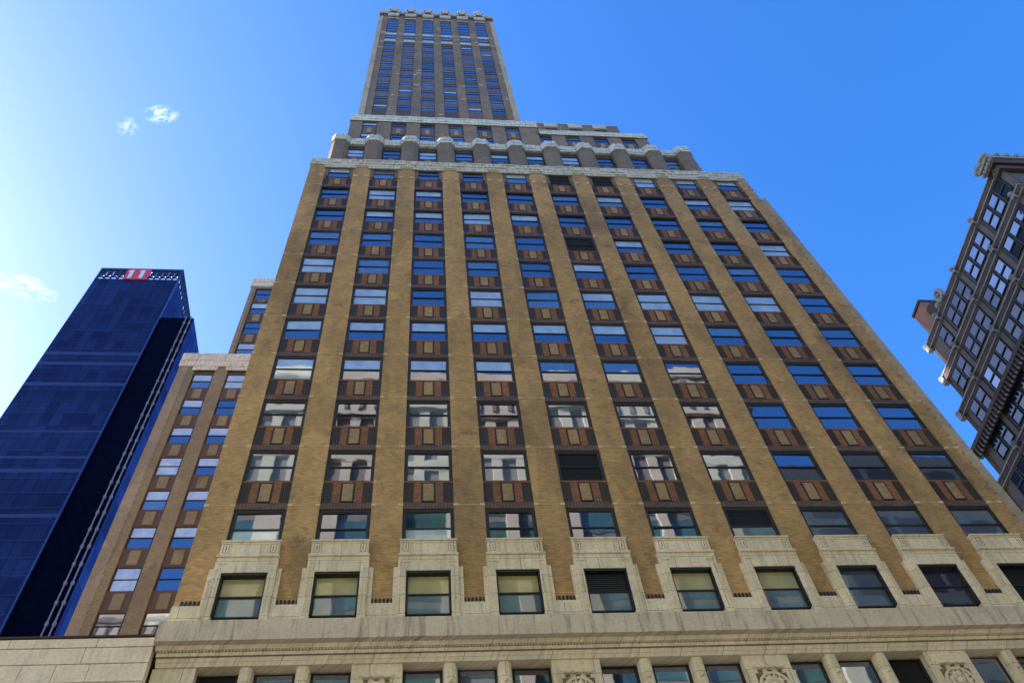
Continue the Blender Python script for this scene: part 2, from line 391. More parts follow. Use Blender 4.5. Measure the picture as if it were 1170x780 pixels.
class Bulk:
    """the many small windows beyond the hundred biggest, gathered in one object"""
    def __init__(s): s.b = MB(); s.keys = ['black', 'g_dark', 'g_mid', 'g_blind', 'void']
    def put(s, kind, w, h, x, y, z, side=0.17):
        b = s.b
        b.box(x-w-side, x-w, y-0.03, y+0.3, z, z+h, 0); b.box(x+w, x+w+side, y-0.03, y+0.3, z, z+h, 0)
        b.box(x-w, x+w, y-0.01, y+0.3, z, z+0.05, 0); b.box(x-w, x+w, y-0.01, y+0.3, z+h-0.06, z+h, 0)
        b.box(x-w, x+w, y-0.015, y+0.12, z+h*0.5-0.035, z+h*0.5+0.035, 0)
        lo, hi = KINDS[kind]; a = random.gauss(0, 0.004)*w; c = random.gauss(0, 0.004)
        b.quad((x-w, y+0.045+a, z+0.05), (x+w, y+0.045-a, z+0.05), (x+w, y+0.045-a+c, z+h/2), (x-w, y+0.045+a+c, z+h/2), s.keys.index(lo))
        b.quad((x-w, y+0.025+a, z+h/2), (x+w, y+0.025-a, z+h/2), (x+w, y+0.025-a+c, z+h-0.07), (x-w, y+0.025+a+c, z+h-0.07), s.keys.index(hi))
bulk = Bulk(); bsp = MB()
TABLE = [  # rows from the bottom, one letter a bay
 'LDLDDDTMMM',
 'MDMMXDMDDD',
 'MDMDMMDDDD',
 'BUUUmMDDDD',
 'UUUUUUBmDD',
 'BBDBMuBBBD',
 'BMDmDUDDmD',
 'mmDMDXUDDB',
 'DUUBUDDDmD',
 'DBUDDmuDUB',
 'UMDDuXXBuU']
wm = window_mesh(1.07, GH).mesh('window', ['black'])
for r in range(11):
    for k in range(10):
        z = G0+GP*r; kd = TABLE[r][k]
        if r < 7 or (r == 7 and k < 6): put_window(wm, kd, 1.07, GH, (cx[k], 30.15, z))
        elif r < 10: bulk.put(kd, 1.07, GH, cx[k], 30.22, z)
        else: bulk.put(kd, 0.88, GH+0.02, cx[k], 30.07, z, 0.07)
# top storey: brick jambs narrow the openings, stone hood over them
for k in range(10):
    b = MB()
    for s_ in (-1, 1):
        a, c = sorted((cx[k]+s_*0.95, cx[k]+s_*(HB-0.004)))
        b.box(a, c, 30.04, 30.56, G0+GP*10+0.25, 78.9, 0)
        a, c = sorted((cx[k]+s_*1.08, cx[k]+s_*(HB-0.004)))
        b.box(a, c, 30.06, 30.56, G0+GP*10-0.35, G0+GP*10+0.246, 0)
    b.box(cx[k]-HB+0.01, cx[k]+HB-0.01, 30.45, 30.56, G0+GP*10-0.3, 78.8, 0)
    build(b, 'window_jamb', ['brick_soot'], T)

# stone window surrounds of the base storey
def surround():
    b = MB(); y = -0.25
    zb, zt = -0.75, 2.12                  # local z=0 is the sill seen over the ledge
    for s_ in (-1, 1):
        def bx(x0, x1, *r):
            a, c = sorted((s_*x0, s_*x1)); b.box(a, c, *r)
        bx(1.0, 1.36, y, 0.5, zb, 3.15, 0)               # jamb
        bx(1.362, 1.56, y+0.09, 0.5, zb, 2.55, 0)        # outer shoulder
        bx(1.08, 1.14, y-0.03, 0, 0.0, 2.70, 0)          # raised bead
        bx(1.24, 1.29, y-0.03, 0, 0.0, 2.45, 0)
        bx(0.86, 1.27, y-0.035, 0, 2.74, 2.82, 0)        # ear under the panel
        bx(0.86, 1.24, y-0.05, 0, 3.28, 4.0, 0)          # fluted block beside the panel
        for q in (0.915, 1.16): bx(q, q+0.02, y-0.054, y-0.04, 3.38, 3.92, 1)
        for q in (3.38, 3.90): bx(0.936, 1.159, y-0.054, y-0.04, q, q+0.02, 1)
        bx(1.02, 1.05, y-0.06, y-0.045, 3.5, 3.8, 1)
    b.box(-0.998, 0.998, y, 0.5, zt+0.14, 3.148, 0)
    b.box(-1.38, 1.38, y-0.08, 0.5, 3.152, 3.25, 0)      # string moulding
    b.box(-1.30, 1.30, y, 0.5, 3.252, 4.08, 0)           # breast panel
    b.box(-1.34, 1.34, y-0.06, 0.35, 4.082, 4.17, 0)     # sill above
    return b
sm = surround().mesh('window_surround', ['stone', 'joint'])
awb = window_mesh(0.90, 2.24, 0.11); awb.box(-1.0, 1.0, -0.24, 0.3, 2.16, 2.42, 0); awb.box(-1.0, -0.93, -0.2, -0.03, 0, 2.2, 0); awb.box(0.93, 1.0, -0.2, -0.03, 0, 2.2, 0); aw = awb.mesh('window', ['black'])
base_kinds = 'YYYYLYYMDX'
M['louvre'] = plain('black_louvre', (0.03, 0.03, 0.035), 0.5)
for k in range(10):
    add('window_surround', sm, (cx[k], 30.0, 25.83), T)
    f = put_window(aw, base_kinds[k] if k != 4 else 'T', 0.90, 2.24, (cx[k], 30.02, 25.80))
    if k == 4:
        b = MB()
        for q in range(8): b.box(cx[k]-0.9, cx[k]+0.9, 29.98, 30.03, 26.98+q*0.125, 27.03+q*0.125)
        build(b, 'louvre', ['louvre'], f)
# base course between surrounds
for i, (a, c) in enumerate(edges):
    b = MB(); a2 = a if i == 0 else a+0.31+0.002; c2 = c if i == 10 else c-0.31-0.002
    b.box(a2, c2, 29.84, 30.58, 24.9, 26.22, 0); b.box(a2, c2, 29.90, 30.58, 26.224, 26.38, 0)
    build(b, 'base_course', ['stone'], T)

# the long ledge and the mouldings under it
b = MB(); LX0, LX1 = -10.30, 32.0
b.extrude_x([(31.0, 25.02), (29.20, 25.02), (29.20, 24.02), (31.0, 24.02)], LX0, LX1, 0)
b.extrude_x([(31.0, 24.017), (29.48, 24.017), (29.55, 23.86), (31.0, 23.86)], LX0+0.05, LX1-0.05, 1)
b.extrude_x([(31.0, 23.80), (29.66, 23.80), (29.66, 23.62), (31.0, 23.62)], LX0+0.1, LX1-0.1, 1)
b.extrude_x([(31.0, 23.862), (29.80, 23.862), (29.80, 23.797), (31.0, 23.797)], LX0+0.12, LX1-0.12, 2)
x = LX0+0.2
while x < LX1-0.2:
    b.box(x, x+0.06, 29.6, 29.79, 23.803, 23.857, 1); x += 0.13
b.extrude_x([(31.0, 23.617), (29.74, 23.617), (29.78, 23.44), (31.0, 23.44)], LX0+0.12, LX1-0.12, 1)
b.extrude_x([(31.0, 23.437), (29.80, 23.437), (29.86, 23.28), (31.0, 23.28)], LX0+0.14, LX1-0.14, 1)
build(b, 'ledge', ['ledge', 'stone', 'joint'], T)

# lower storey: groups of three tall windows between emblem piers
YL = 29.93
gs = [-8.6+0.0, -0.54, 7.50, 15.52, 23.50]
prev = -10.25; b = MB(); med = []
WW, MW = 1.62, 0.59
lw = window_mesh(WW/2-0.12, 4.2, 0.115).mesh('window', ['black'])
lk = ['X', 'M', 'M', 'M', 'm', 'L', 'L', 'm', 'M', 'M', 'm', 'T', 'm', 'D', 'X']
n = 0; mull = []
for gi, g0 in enumerate(gs):
    b.box(prev, g0, YL, 31, 14, 23.277, 0)
    if gi: med.append((prev+g0)/2)
    x = g0
    for q in range(3):
        f = put_window(lw, lk[n], WW/2-0.12, 4.2, (x+WW/2, YL+0.42, 19.0)); n += 1
        b.box(x, x+WW, YL+0.1, 31, 14, 18.9, 0)
        x += WW
        if q < 2: mull.append((x, x+MW)); x += MW
    prev = x
b.box(prev, 31.0, YL, 31, 14, 23.277, 0)
build(b, 'frieze_wall', ['stone'], T)
for a, c in mull:
    q = MB(); q.prism([(a, YL+0.30), (a+0.06, YL+0.08), (a+0.17, YL), (c-0.17, YL), (c-0.06, YL+0.08), (c, YL+0.30), (c, YL+0.9), (a, YL+0.9)], 14, 23.274, 0)
    m_ = (a+c)/2; q.prism([(m_-0.09, YL-0.03), (m_, YL-0.11), (m_+0.09, YL-0.03), (m_+0.09, YL+0.02), (m_-0.09, YL+0.02)], 22.33, 22.45, 0)
    build(q, 'pilaster', ['stone'], T)
M['groove'] = plain('grimy_stone_groove', (0.20, 0.155, 0.10), 0.95)  # dark colour stands for the shade between the carved ornaments
def medallion(x):
    q = MB(); y = YL; z = 21.75
    for k in range(20):
        a0, a1 = 2*math.pi*k/20, 2*math.pi*(k+1)/20
        q.bar((x+0.6*math.cos(a0), y-0.05, z+0.6*math.sin(a0)), (x+0.6*math.cos(a1), y-0.05, z+0.6*math.sin(a1)), 0.055)
    for k in range(9):
        a0 = 2*math.pi*k/9
        q.ball((x+0.36*math.cos(a0), y-0.02, z+0.36*math.sin(a0)), 0.15, 0, 0.8)
    q.ball((x, y-0.04, z), 0.2, 0, 0.8)
    for k in range(14):   # leaf curls
        a0 = 2*math.pi*k/14+0.2
        q.bar((x+0.2*math.cos(a0), y-0.08, z+0.2*math.sin(a0)), (x+0.52*math.cos(a0+0.35), y-0.09, z+0.52*math.sin(a0+0.35)), 0.03)
    for k in range(3):    # crown of points over the wreath
        xx = x-0.42+0.42*k
        q.extrude_x([(y+0.01, z+0.80), (y-0.16, z+0.80), (y-0.03, z+1.02)], xx-0.15, xx+0.15, 0)
        q.box(xx-0.09, xx+0.09, y-0.012, y+0.01, z+0.66, z+0.795, 1)
    q.box(x-0.66, x+0.66, y-0.006, y+0.01, z-0.7, z+0.64, 1)  # flat dark backing: shade among the ornaments, put into colour
    q.box(x-0.72, x+0.72, y-0.035, y+0.01, z+0.94, z+1.06)
    for s_ in (-1, 1):
        xx = x+s_*0.72; q.box(xx-0.05, xx+0.05, y-0.04, y+0.01, z-0.9, z+0.75)
    build(q, 'medallion', ['stone', 'groove'], T)
for x in med: medallion(x)
# storeys below the picture, down to the pavement
b = MB(); b.box(PX0, 31.0, 30.6, 31.5, GZ, 22.9, 0)
for x in [PX0+0.6+8.05*k for k in range(6)]: b.box(min(x-0.6, 29.8), min(x+0.9, 31.0), YL+0.05, 30.6, GZ, 14, 0)
b.box(PX0, 31.0, YL-0.2, 30.6, 13.0, 14.0, 0)
build(b, 'lower_wall', ['stone'], T)

# ---------------------------------------------------------------- crowning band of the main block
def ornament_row(b, x0, x1, y, z0, z1, wmin, wmax, m=0, dp=0.05):
    x = x0
    while x < x1-0.05:
        ww = min(random.uniform(wmin, wmax), x1-x)
        d = random.uniform(0, dp)
        b.box(x+0.015, x+ww-0.015, y-0.02-d, y+0.05, z0+random.uniform(0, 0.03), z1-random.uniform(0, 0.03), m)
        x += ww
def band(x0, x1, y, yb, z0, z1, tabs=(), tw=1.5, tz=0.9, name='parapet'):
    b = MB(); b.box(x0, x1, y, yb, z0, z1, 1)
    h = z1-z0
    ornament_row(b, x0, x1, y, z0+0.02, z0+h*0.27, 0.5, 1.2)
    ornament_row(b, x0, x1, y, z0+h*0.30, z0+h*0.78, 0.16, 0.6, dp=0.1)
    ornament_row(b, x0, x1, y-0.04, z0+h*0.81, z1, 0.9, 1.7)
    for c in tabs:
        b.box(c-tw, c+tw, y-0.02, y+0.5, z0-tz, z0-0.003, 1)
        ornament_row(b, c-tw, c+tw, y-0.03, z0-tz*0.46, z0-0.02, 0.3, 0.7, dp=0.09)
        ornament_row(b, c-tw-0.04, c+tw+0.04, y-0.05, z0-tz+0.02, z0-tz*0.5, 0.6, 1.4)
    return build(b, name, ['terra', 'joint'], T)
band(PX0-0.08, PX1+0.05, 29.97, 31.2, 77.95, 79.4, cx, 1.45, 0.72)
for i, (a, c) in enumerate(edges[1:-1]):   # tan bricks between the tabs, under the band
    b = MB(); b.box(a+0.25, c-0.25, 29.95, 30.0, 77.5, 77.94)
    build(b, 'frieze_block', ['course'], T)
# roof edge side returns
b = MB(); b.box(PX1-1, PX1+0.07, 31.2, 104.9, 77.95, 79.38); b.box(PX0-0.07, PX0+1, 31.2, 104.9, 77.95, 79.38); build(b, 'parapet', ['terra_plain'], T)

# ---------------------------------------------------------------- second tier: half-octagon piers
T2X0, T2X1, Y2 = -10.15, 31.2, 34.7
chunk(T2X0, T2X1, 35.25, 105, 78, 96.5, 'brick_far')  # rear depth, out of view, lengthened to block the sun
c2 = [(cx[k]+cx[k+1])/2 for k in range(9)]
plan2 = []
def octo(c, hw=0.95, ch=0.38, yf=34.13, yb=34.72): return [(c-hw, yb), (c-hw, yf+ch), (c-hw+ch, yf), (c+hw-ch, yf), (c+hw, yf+ch), (c+hw, yb)]
ends = [T2X0+0.85, T2X1-0.85]
allp = [ends[0]]+c2+[ends[1]]
for c in allp:
    q = MB(); pts = octo(c); poly = pts+[(c+0.95, 35.3), (c-0.95, 35.3)]
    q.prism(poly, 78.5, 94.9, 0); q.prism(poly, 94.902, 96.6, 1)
    build(q, 'pier', ['brick_far', 'brick_soot'], T)
# parapet that follows the plan of the piers
pts = []
for c in allp: pts += octo(c, 1.02, 0.4, 34.02, 34.6)
b = MB()
for (x0, y0), (x1, y1) in zip(pts[:-1], pts[1:]):
    if abs(x0-x1) < 1e-6 and abs(y0-y1) < 1e-6: continue
    b.prism([(x0, y0), (x1, y1), (x1, 35.6), (x0, 35.6)] if abs(x1-x0) > 1e-4 else [(x0-0.002, y0), (x0+0.002, y1), (x0+0.002, 35.6), (x0-0.002, 35.6)], 96.6, 98.3, 1)
for i, c in enumerate(allp):
    ornament_row(b, c-0.62, c+0.62, 34.02, 96.62, 97.2, 0.3, 0.6); ornament_row(b, c-0.6, c+0.6, 34.02, 97.25, 98.25, 0.14, 0.26, dp=0.1)
    if i < len(allp)-1:
        d = allp[i+1]
        ornament_row(b, c+1.05, d-1.05, 34.6, 96.62, 97.1, 0.5, 1.0); ornament_row(b, c+1.05, d-1.05, 34.6, 97.15, 98.28, 0.2, 0.7, dp=0.1)
build(b, 'parapet', ['terra', 'terra_plain'], T)
b = MB(); b.box(T2X1-0.85, T2X1+0.17, 35.6, 104.9, 96.6, 98.3); b.box(T2X0-0.17, T2X0+0.85, 35.6, 104.9, 96.6, 98.3); build(b, 'parapet', ['terra_plain'], T)
def plain_spandrel(b, x, y, z0, z1, w):
    b.box(x-w, x+w, y, y+0.3, z0, z1, 0)
    b.box(x-w*0.3, x+w*0.3, y-0.04, y, z0+(z1-z0)*0.25, z1-0.15, 1)
    for s_ in (-1, 1):
        a, c = sorted((x+s_*w*0.38, x+s_*w*0.75)); b.box(a, c, y-0.025, y, z0+0.2, z1-0.1, 2)
    b.box(x-w, x+w, y-0.06, y, z0, z0+0.18, 2)
for k in range(10):
    for z in (84.6, 89.0, 93.4): bulk.put(random.choice('DUMB'), 0.9, 2.1, cx[k], 34.9, z)
    for z in (82.4, 86.7, 91.1): plain_spandrel(bsp, cx[k], 34.9, z, z+2.19, 1.07)
    bsp.box(cx[k]-1.07, cx[k]+1.07, 34.85, 35.25, 95.5, 96.59, 3)

# ---------------------------------------------------------------- third tier and its lower right shoulder
Y3 = 40.7
def tier_wall(x0, x1, y, z0, z1, centres, rows, mat, h=1.95, hw=0.93, yb=104, jamb=0.12):  # default yb: unseen depth stretched back to block the sun
    """a brick wall with upright window strips: piers stand 0.45 proud of the strip"""
    chunk(x0, x1, y+0.45, yb, z0, z1, mat)
    xs = [x0]
    for c in centres: xs += [c-hw-jamb, c+hw+jamb]
    xs.append(x1)
    for a, c in zip(xs[0::2], xs[1::2]):
        if c-a > 0.05:
            b = MB(); b.box(a, c, y, y+0.452, z0, z1, 0); build(b, 'pier', [mat], T)
    for c in centres:
        zz = z0
        for z in rows:
            plain_spandrel(bsp, c, y+0.12, zz, z-0.003, hw+jamb); zz = z+h+0.003
            bulk.put(random.choice('DDDDmUMM'), hw, h, c, y+0.13, z, jamb)
        bsp.box(c-hw-jamb, c+hw+jamb, y+0.10, y+0.46, zz, z1-0.003, 0)
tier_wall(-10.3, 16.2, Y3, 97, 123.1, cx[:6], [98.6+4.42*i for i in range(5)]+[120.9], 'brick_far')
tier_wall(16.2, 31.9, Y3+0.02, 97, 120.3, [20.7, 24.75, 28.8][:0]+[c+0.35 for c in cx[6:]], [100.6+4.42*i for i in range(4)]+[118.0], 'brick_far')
band(-10.4, 16.35, Y3-0.12, 42, 123.103, 125.5)
band(16.37, 32.0, Y3-0.10, 42, 120.303, 122.0)
band(27.0, 32.02, Y3+1.5, 44, 122.1, 123.6)
# shoulder on the tower plane
tier_wall(16.0, 32.3, 46.24, 110, 142.2, [20.9, 25.0, 29.1], [124.6, 129.1, 133.6, 138.1], 'brick_far', yb=69)
b = MB()
for c in (20.9, 25.0, 29.1): b.box(c-1.15, c+1.15, 46.12, 46.7, 140.5, 142.3); ornament_row(b, c-1.1, c+1.1, 46.12, 140.6, 142.2, 0.3, 0.8)
b.box(16.0, 32.35, 46.15, 69, 142.303, 142.55)
build(b, 'parapet', ['terra_plain'], T)

# ---------------------------------------------------------------- the slim upper shaft
TX0, TX1, YT = -10.75, 16.0, 46.2
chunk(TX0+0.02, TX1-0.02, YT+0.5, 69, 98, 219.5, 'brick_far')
tc_ = [-7.45+4.03*k for k in range(6)]
xs = [TX0]
for c in tc_: xs += [c-1.2, c+1.2]
xs.append(TX1)
for i, (a, c) in enumerate(zip(xs[0::2], xs[1::2])):
    b = MB(); b.box(a, c, YT, YT+0.52, 98, 219.5, 0)
    if i == 0: b.box(a-0.01, a+0.95, YT-0.10, YT+0.1, 143, 216, 3)
    if i == 6: b.box(c-0.95, c+0.01, YT-0.10, YT+0.1, 143, 216, 3)
    for k in range(4):      # patched lighter courses
        z = random.uniform(144, 216); xa = random.uniform(a, (a+c)/2)
        b.box(xa, min(c, xa+random.uniform(0.4, 1.6)), YT-0.03, YT+0.05, z, z+0.35, 1)
    for z in (192.9, 199.9): b.box(a+0.004, c-0.004, YT-0.03, YT+0.05, z, z+0.22, 1)
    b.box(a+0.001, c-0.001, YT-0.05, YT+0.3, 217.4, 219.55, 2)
    build(b, 'pier', ['brick_far', 'pale', 'soot', 'brick_light'], T)
trow = [147.0+4.62*i for i in range(10)]
for c in tc_:
    bt = MB(); zz = 142
    for z in trow:
        bsp.box(c-1.19, c+1.19, YT+0.10, YT+0.5, zz, z-0.003, 2 if random.random() < 0.75 else 0); zz = z+2.35
        bulk.put(random.choice('DDDmmMDU'), 1.08, 2.35, c, YT+0.12, z, 0.1)
    bsp.box(c-1.19, c+1.19, YT+0.10, YT+0.5, zz, 193.0, 0)
    bt.box(c-1.19, c+1.19, YT-0.05, YT+0.5, 193.0, 194.6, 0); build(bt, 'window_band', ['terra_plain'], T); bt = MB(); bt.box(c-1.19, c+1.19, YT-0.05, YT+0.5, 198.9, 200.4, 0); build(bt, 'window_band', ['terra_plain'], T); bt = MB()
    bulk.put('m', 1.08, 4.1, c, YT+0.12, 194.7, 0.1)
    for z in (200.6, 205.5, 210.4):
        bulk.put('D', 1.08, 4.2, c, YT+0.12, z, 0.1); bsp.box(c-1.19, c+1.19, YT+0.12, YT+0.5, z+4.21, z+4.89, 2)
    # little segmental head of the top window
    for q in range(7):
        t0 = -1+2*q/7; t1 = -1+2*(q+1)/7; zm = 214.6+0.9*math.sqrt(max(0, 1-((t0+t1)/2)**2))
        bt.box(c+t0*1.19, c+t1*1.19, YT+0.02, YT+0.5, zm, 216.3, 0)
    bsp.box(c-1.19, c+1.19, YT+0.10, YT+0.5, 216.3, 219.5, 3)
    build(bt, 'window_head', ['terra_plain'], T)
# crown: a pale parapet with blocks over each window column
b = MB(); b.box(TX0-0.1, TX1+0.1, YT-0.15, YT+1.2, 219.553, 222.2, 0); b.box(TX0-0.1, TX0+1, YT+1.2, 68.9, 219.553, 222.2, 0); b.box(TX1-1, TX1+0.1, YT+1.2, 68.9, 219.553, 222.2, 0)
ornament_row(b, TX0, TX1, YT-0.15, 221.2, 222.3, 0.4, 1.3); ornament_row(b, TX0, TX1, YT-0.15, 219.6, 221.1, 0.25, 0.7, dp=0.12)
for c in tc_:
    b.box(c-1.3, c+1.3, YT-0.45, YT-0.153, 216.2, 218.6, 0); b.box(c-1.3, c-0.75, YT-0.6, YT-0.153, 219.0, 222.0, 0); b.box(c+0.75, c+1.3, YT-0.6, YT-0.153, 219.0, 222.0, 0)
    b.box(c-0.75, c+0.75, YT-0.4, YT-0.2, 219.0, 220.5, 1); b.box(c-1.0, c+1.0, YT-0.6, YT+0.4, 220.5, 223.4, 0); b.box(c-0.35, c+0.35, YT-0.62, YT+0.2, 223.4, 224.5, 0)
build(b, 'parapet', ['terra_plain', 'soot'], T)

# ---------------------------------------------------------------- the brown rear wing on the left
YW = 53.4
def wing(x0, x1, z0, z1, cs, rows):
    chunk(x0, x1, YW+0.4, 80, z0, z1, 'brick_wing')
    xs = [x0]
    for c in cs: xs += [c-1.05, c+1.05]
    xs.append(x1)
    for i, (a, c) in enumerate(zip(xs[0::2], xs[1::2])):
        b = MB(); b.box(a, c, YW, YW+0.402, z0, z1, 0)
        if i == 0:
            b.box(a-0.02, a+0.55*(c-a), YW-0.03, YW+0.1, z0, z1-0.1, 1)
            z = z0
            while z < z1-1: b.box(a+0.5*(c-a), a+0.61*(c-a), YW-0.028, YW+0.1, z, z+0.4, 1); z += 0.8
        build(b, 'pier', ['brick_wing', 'brick_strip'], T)
    for c in cs:
        zz = z0
        for r, z in enumerate(rows):
            bsp.box(c-1.05, c+1.05, YW+0.14, YW+0.4, zz, z-0.003, 5); bsp.box(c-0.42, c+0.42, YW+0.08, YW+0.14, zz+0.25, z-0.3, 4)
            bsp.box(c-0.55, c+0.55, YW+0.11, YW+0.14, zz+0.12, z-0.17, 0)
            zz = z+2.4; bulk.put(random.choice('UUDuBM'), 0.9, 2.4, c, YW+0.18, z, 0.12)
        bsp.box(c-1.05, c+1.05, YW+0.14, YW+0.4, zz, z1, 0)
wr = [44.3+4.49*i for i in range(8)]
wing(-25.2, -17.0, GZ, 79.6, [-22.5, -19.1], wr)
wing(-20.75, -10.6, 79.62, 97.0, [-19.1, -15.6], [81.9, 86.4, 90.9, 94.3])
chunk(-17.0, -10.3, 53.8, 80, GZ, 79.6, 'brick_wing')
b = MB(); b.box(-25.35, -20.76, YW-0.1, 60, 79.603, 81.8, 1); b.box(-20.76, -17, YW-0.1, YW-0.01, 79.3, 81.8, 1)
ornament_row(b, -25.3, -17, YW-0.1, 79.3, 80.3, 0.4, 1.0); ornament_row(b, -25.3, -17, YW-0.1, 80.4, 81.75, 0.4, 1.0)
for c in (-22.5, -19.1): ornament_row(b, c-1.3, c+1.3, YW-0.1, 78.6, 79.25, 0.5, 0.9)
build(b, 'parapet', ['terra', 'terra_plain'], T)
b = MB(); b.box(-20.9, -10.5, YW-0.1, 60, 97.003, 99.1, 1); ornament_row(b, -20.9, -10.5, YW-0.1, 97.1, 98.0, 0.4, 1.0); ornament_row(b, -20.9, -10.5, YW-0.1, 98.1, 99.1, 0.4, 1.0)
build(b, 'parapet', ['terra', 'terra_plain'], T)

build(bulk.b, 'window', bulk.keys, T, kind='stuff')
build(bsp, 'spandrel', ['sp_dark', 'sp_tan', 'sp_band', 'soot', 'brick_wing', 'sp_wing'], T, kind='stuff')

# ================================================================= low limestone building at the left
L = thing('stone_building', 'low pale limestone building of large blocks with a dark coping, under the brown brick wing', 'building', (-40, 29.6, GZ))
b = MB(); b.box(-95, -10.40, 29.75, 44, GZ, 24.3); build(b, 'wall', ['joint'], L)
b = MB(); zs = [24.50, 24.02, 23.26, 22.42, 21.2, 19.8, 18.2, 16.4, 14.4, 12.2, 10]
random.seed(3)
for i in range(len(zs)-1):
    x = -10.36
    first = [2.2, 1.25+1.3, 1.15+1.0][i % 3]
    ww = first
    while x > -95:
        b.box(x-ww+0.025, x, 29.5+random.uniform(0, 0.012), 29.9, zs[i+1]+0.03, zs[i]-0.02 if i else zs[i]-0.04)
        x -= ww; ww = random.choice([2.25, 1.25, 3.3])
build(b, 'block_facing', ['ashlar'], L)
b = MB(); b.box(-95, -10.34, 29.45, 44.2, 24.50, 24.58); build(b, 'coping', ['soot'], L)

# ================================================================= dark glass tower, far left
B = thing('glass_tower', 'dark navy glass skyscraper with an openwork crown and a red sign at its top', 'skyscraper', (-71, 115, GZ))
bx0, bx1, bz = -81.6, -61.3, 208.1
b = MB(); b.box(bx0, bx1, 110, 124.6, GZ, 202, 0); o = build(b, 'body', ['g_tower', 'g_towerside'], B)
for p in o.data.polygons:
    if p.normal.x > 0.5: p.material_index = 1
M['navy'] = plain('navy_metal', (0.010, 0.014, 0.07), 0.45)
M['navy2'] = plain('violet_blue_metal', (0.018, 0.02, 0.10), 0.4)
M['edge'] = plain('blue_edge_metal', (0.02, 0.045, 0.20), 0.35)
b = MB(); random.seed(11)
z = 92
while z < 200:
    b.box(bx0, bx1+0.0, 109.985, 110, z, z+0.14, 0); b.box(bx1, bx1+0.02, 110.05, 124.5, z, z+0.14, 0); z += 3.9
    if random.random() < 0.3 and z < 172: b.box(bx0, bx1, 109.985, 110, z-2.4, z-1.2-random.random()*0.6, 1)
build(b, 'floor_bands', ['navy', 'navy2'], B)
b = MB(); b.box(bx1-0.12, bx1+0.14, 109.88, 110.2, GZ, 202, 0); build(b, 'corner_trim', ['edge'], B)
# crown: navy frame, white lattice, red sign
M['white'] = plain('white_painted_steel', (0.74, 0.75, 0.80), 0.5)
M['red'] = plain('red_sign_face', (0.62, 0.05, 0.07), 0.45, var=0.05)
b = MB()
b.box(bx0, bx1+0.05, 109.9, 110.4, 207.2, 208.2, 0); b.box(bx0, bx1+0.05, 109.9, 110.4, 202.003, 202.5, 0); b.box(bx0+0.4, bx1-0.4, 110.0, 110.3, 203.7, 204.0, 0)
b.box(bx1-0.4, bx1+0.05, 110.403, 124.6, 207.2, 208.2, 0); b.box(bx1-0.4, bx1+0.05, 110.403, 124.6, 202.003, 202.5, 0)
b.box(bx0, bx0+0.4, 110.403, 124.6, 207.4, 208.2, 0); b.box(bx0+0.4, bx1-0.4, 124.2, 124.6, 207.4, 208.2, 0)
for x in (bx0, -76.5, bx1-0.4): b.box(x, x+0.4, 109.95, 110.35, 202.5, 207.2, 0); b.box(x, x+0.4, 124.2, 124.59, 202.0, 207.4, 0)
for y in (113.5, 117, 120.5): b.box(bx1-0.35, bx1, y, y+0.3, 202.5, 207.2, 0)
build(b, 'crown_frame', ['navy'], B)
def lattice(b, p0, p1, n):
    p0, p1 = Vector(p0), Vector(p1)
    for k in range(n):
        a = p0.lerp(p1, k/n); c = p0.lerp(p1, (k+1)/n)
        for z0, z1, r in ((204.0, 207.2, 0.17),):
            b.bar((a.x, a.y, z0), (c.x, c.y, z1), r); b.bar((a.x, a.y, z1), (c.x, c.y, z0), r)
        b.bar((a.x, a.y, 202.5), (a.x, a.y, 203.8), 0.16)
        m_ = (a+c)/2
        q = [Vector((m_.x, m_.y, 205.6))+ (p1-p0).normalized()*0.62*math.cos(t_)+Vector((0, 0, 0.9*math.sin(t_))) for t_ in [i_*math.pi/4 for i_ in range(8)]]
        for i_ in range(8): b.bar(q[i_], q[(i_+1) % 8], 0.10)
b = MB(); lattice(b, (bx0+0.4, 110.15, 0), (-74.9, 110.15, 0), 4); build(b, 'crown_lattice', ['navy'], B)
b = MB(); lattice(b, (-68.9, 110.15, 0), (bx1-0.3, 110.15, 0), 5); build(b, 'crown_lattice', ['navy'], B)
b = MB(); lattice(b, (bx1-0.18, 110.4, 0), (bx1-0.18, 124.2, 0), 9); build(b, 'crown_lattice', ['navy'], B)
b = MB(); i0 = 0
b.prism([(-74.8, 109.75), (-69.0, 109.75), (-69.0, 110.2), (-74.8, 110.2)], 202.2, 208.0, 0)
build(b, 'sign', ['red'], B)
b = MB()
for x, k in ((-73.9, 0), (-71.2, 1)):
    b.extrude_x([(109.66, 202.7), (109.74, 202.7), (109.74, 206.9), (109.66, 206.9)], x, x+0.9, 0)
    b.box(x-0.35, x-0.003, 109.66, 109.74, 205.6+0.4*k, 206.6)
build(b, 'sign_lettering', ['white'], B)
# lower annexe beside it
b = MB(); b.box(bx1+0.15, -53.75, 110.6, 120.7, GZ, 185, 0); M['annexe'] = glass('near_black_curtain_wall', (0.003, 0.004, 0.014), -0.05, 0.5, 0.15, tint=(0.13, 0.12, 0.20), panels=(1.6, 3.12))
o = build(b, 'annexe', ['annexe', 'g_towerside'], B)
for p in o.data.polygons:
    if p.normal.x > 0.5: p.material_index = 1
b = MB()
for x in (-55.35, -54.25):
    b.bar((x, 110.3, 60), (x, 110.3, 185), 0.10, 0)
    z = 62
    while z < 184: b.box(x-0.22, x+0.22, 110.2, 110.6, z, z+0.7, 0); z += 4
M['rail'] = plain('grey_rail', (0.20, 0.20, 0.26), 0.5)
build(b, 'facade_rail', ['rail'], B)
